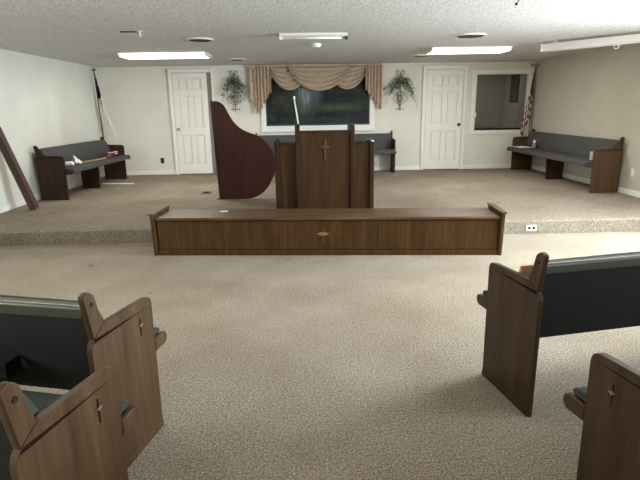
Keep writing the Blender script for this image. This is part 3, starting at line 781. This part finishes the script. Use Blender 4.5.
tag(o, 'white folded paper standing upright on the left pew seat', 'paper')
b = NB(); box(b, -.36, .36, -.025, .025, 0, .02)
o = obj('wooden_stick', b, 'stick', bevel=.003); o.location = (-3.66,8.93,SZ+.005); o.rotation_euler = (0,0,math.radians(81))
tag(o, 'pale flat wooden stick lying on the left pew seat', 'stick')
t = thing('flower_bunch', 'bunch of red and white artificial flowers on the far end of the left pew', 'flowers', (-3.68,9.72,SZ))
rnd = random.Random(2)
for m_, n_, sgn in (('petal_red', 7, -1), ('petal_white', 7, 1)):
    for i in range(n_):
        b = NB(); c_ = Vector((rnd.uniform(-.07,.07), sgn*.10+rnd.uniform(-.12,.12), rnd.uniform(.035,.085)))
        for k in range(6):
            a_ = k*PI/3; ball(b, c_+Vector((.022*math.cos(a_), .022*math.sin(a_), .004)), .018, (1,1,.55), 1)
        ball(b, c_+Vector((0,0,.008)), .012, (1,1,.8), 1)
        obj('bloom', b, m_, t)
b = NB()
for i in range(5): tube(b, [(rnd.uniform(-.05,.05), -.3+.05*i, .012), (rnd.uniform(-.05,.05), .0, .03), (rnd.uniform(-.04,.04), .2, .045)], .005, 5)
obj('stems', b, 'leaf', t)
b = NB(); box(b, -.30, .30, -.035, .035, 0, .016)
o = obj('white_board_strip', b, 'paper', bevel=.002); o.location = (-3.49,9.46,H+.001); o.rotation_euler.z = math.radians(-8)
tag(o, 'white flat strip lying on the stage carpet before the left pew', 'strip')
b = NB(); prism(b, [(-.12,-.20),(.13,-.19),(.12,.20),(-.13,.18)], 'xy', 0, .006)
o = obj('paper_sheet', b, 'paper'); o.location = (4.36,10.17,SZ+.006)
tag(o, 'white paper sheet flat on the far end of the right wall pew', 'paper')
t = thing('spray_bottle', 'small grey and white bottle standing on the right wall pew seat', 'bottle', (4.50,9.93,SZ+.002))
b = NB(); lathe(b, [(.035,0),(.038,.01),(.038,.08),(.02,.10)], (0,0,0), 18); obj('body', b, mat('grey_plastic', (128,132,138), .4), t, smooth=True)
b = NB(); lathe(b, [(.022,.10),(.026,.105),(.03,.14),(.012,.155)], (0,0,0), 16); obj('cap', b, 'white_plastic', t, smooth=True)
t = thing('paper_roll', 'pale grey roll standing on the near end of the right wall pew', 'roll', (4.37,7.60,SZ+.002))
b = NB(); lathe(b, [(.05,0),(.052,.004),(.052,.12),(.05,.124),(.02,.124),(.02,.118)], (0,0,0), 24); obj('wound_paper', b, mat('pale_grey_paper', (176,178,180), .8), t, smooth=True)
b = NB(); lathe(b, [(.019,.005),(.019,.126),(.015,.126),(.015,.005)], (0,0,0), 18, cap=False); obj('core', b, 'tan', t, smooth=True)
# unidentified tan item leaning against the backrest of the right-hand pew
th = -.183; ax = Vector((math.cos(th), -math.sin(th), 0)); fw = Vector((math.sin(th), math.cos(th), 0))
b = NB(); prism(b, [(0,0),(.016,0),(.016-.04,.235),(-.04,.235)], 'yz', 0, .11)
o = obj('tan_item', b, 'tan', bevel=.003); o.location = Vector((1.054,2.133,0)) + ax*.03 + fw*.235 + Vector((0,0,.476)); o.rotation_euler.z = -th
tag(o, 'unidentified tan folder leaning against the farther right pew backrest', 'item')

# ------------------------------------------------------------------ light
wd = bpy.data.worlds.new('World'); S.world = wd; wd.use_nodes = True
nt = wd.node_tree; bg = nt.nodes['Background']
sky = nt.nodes.new('ShaderNodeTexSky'); sky.sky_type = 'HOSEK_WILKIE'; sky.turbidity = 5; sky.sun_direction = Vector((.5,-.4,.75)).normalized()
nt.links.new(sky.outputs[0], bg.inputs['Color']); bg.inputs['Strength'].default_value = .9
def area(name, loc, direction, sx, sy, power, rgb):
    l = bpy.data.lights.new(name, 'AREA'); l.shape = 'RECTANGLE'; l.size = sx; l.size_y = sy; l.energy = power; l.color = rgb
    o = bpy.data.objects.new(name, l); COL.objects.link(o); o.location = loc
    o.rotation_euler = Vector(direction).to_track_quat('-Z', 'Y').to_euler(); return o
DAY = (.82,.91,1.0)
for (a, c_, z0, z1), p in zip(RW, (40, 90, 370)):
    area('daylight_right', (XR+T+.1, (a+c_)/2, (z0+z1)/2), (-1,0,-.40), c_-a, z1-z0, p, DAY)
for (a, c_, z0, z1), p in zip(LW, (25, 120)):
    area('daylight_left', (XL-T-.1, (a+c_)/2, (z0+z1)/2), (1,0,-.30), c_-a, z1-z0, p, (1,.98,.94))
# ceiling lights of the hall behind the viewer's head
for x in (-2.2, 2.4):
    area('hall_lamp', (x, 3.6, ZC-.03), (0,0,-1), 1.2, .5, 11, (1,.97,.91))
# the stage fixtures' own throw (just below each diffuser)
for x, y in ((-2.11,8.42), (2.54,8.25)):
    area('fixture_lamp', (x, y, ZC-.085), (0,0,-1), 1.1, .45, 20, (1,.98,.95))
area('side_room_fill', (3.7, 11.7, ZC-.03), (0,0,-1), .5, .3, 3, (1,.95,.85))  # unseen fill light, added so the side room's grey walls show

# ------------------------------------------------------------------ camera
cam = bpy.data.cameras.new('Camera'); co = bpy.data.objects.new('Camera', cam); COL.objects.link(co)
cam.sensor_width = 36; cam.lens = 504.9*36/640; cam.clip_start = .02
r_ = Vector((.99941991,-.03042316,-.01530627)); u_ = Vector((.02252735,.25348982,.96707571)); f_ = Vector((.02554152,.96685953,-.25402812))
mw = Matrix((r_, u_, -f_)).transposed().to_4x4(); mw.translation = (0,0,1.4789); co.matrix_world = mw
S.camera = co
S.view_settings.view_transform = 'Standard'; S.view_settings.look = 'None'; S.view_settings.exposure = .84
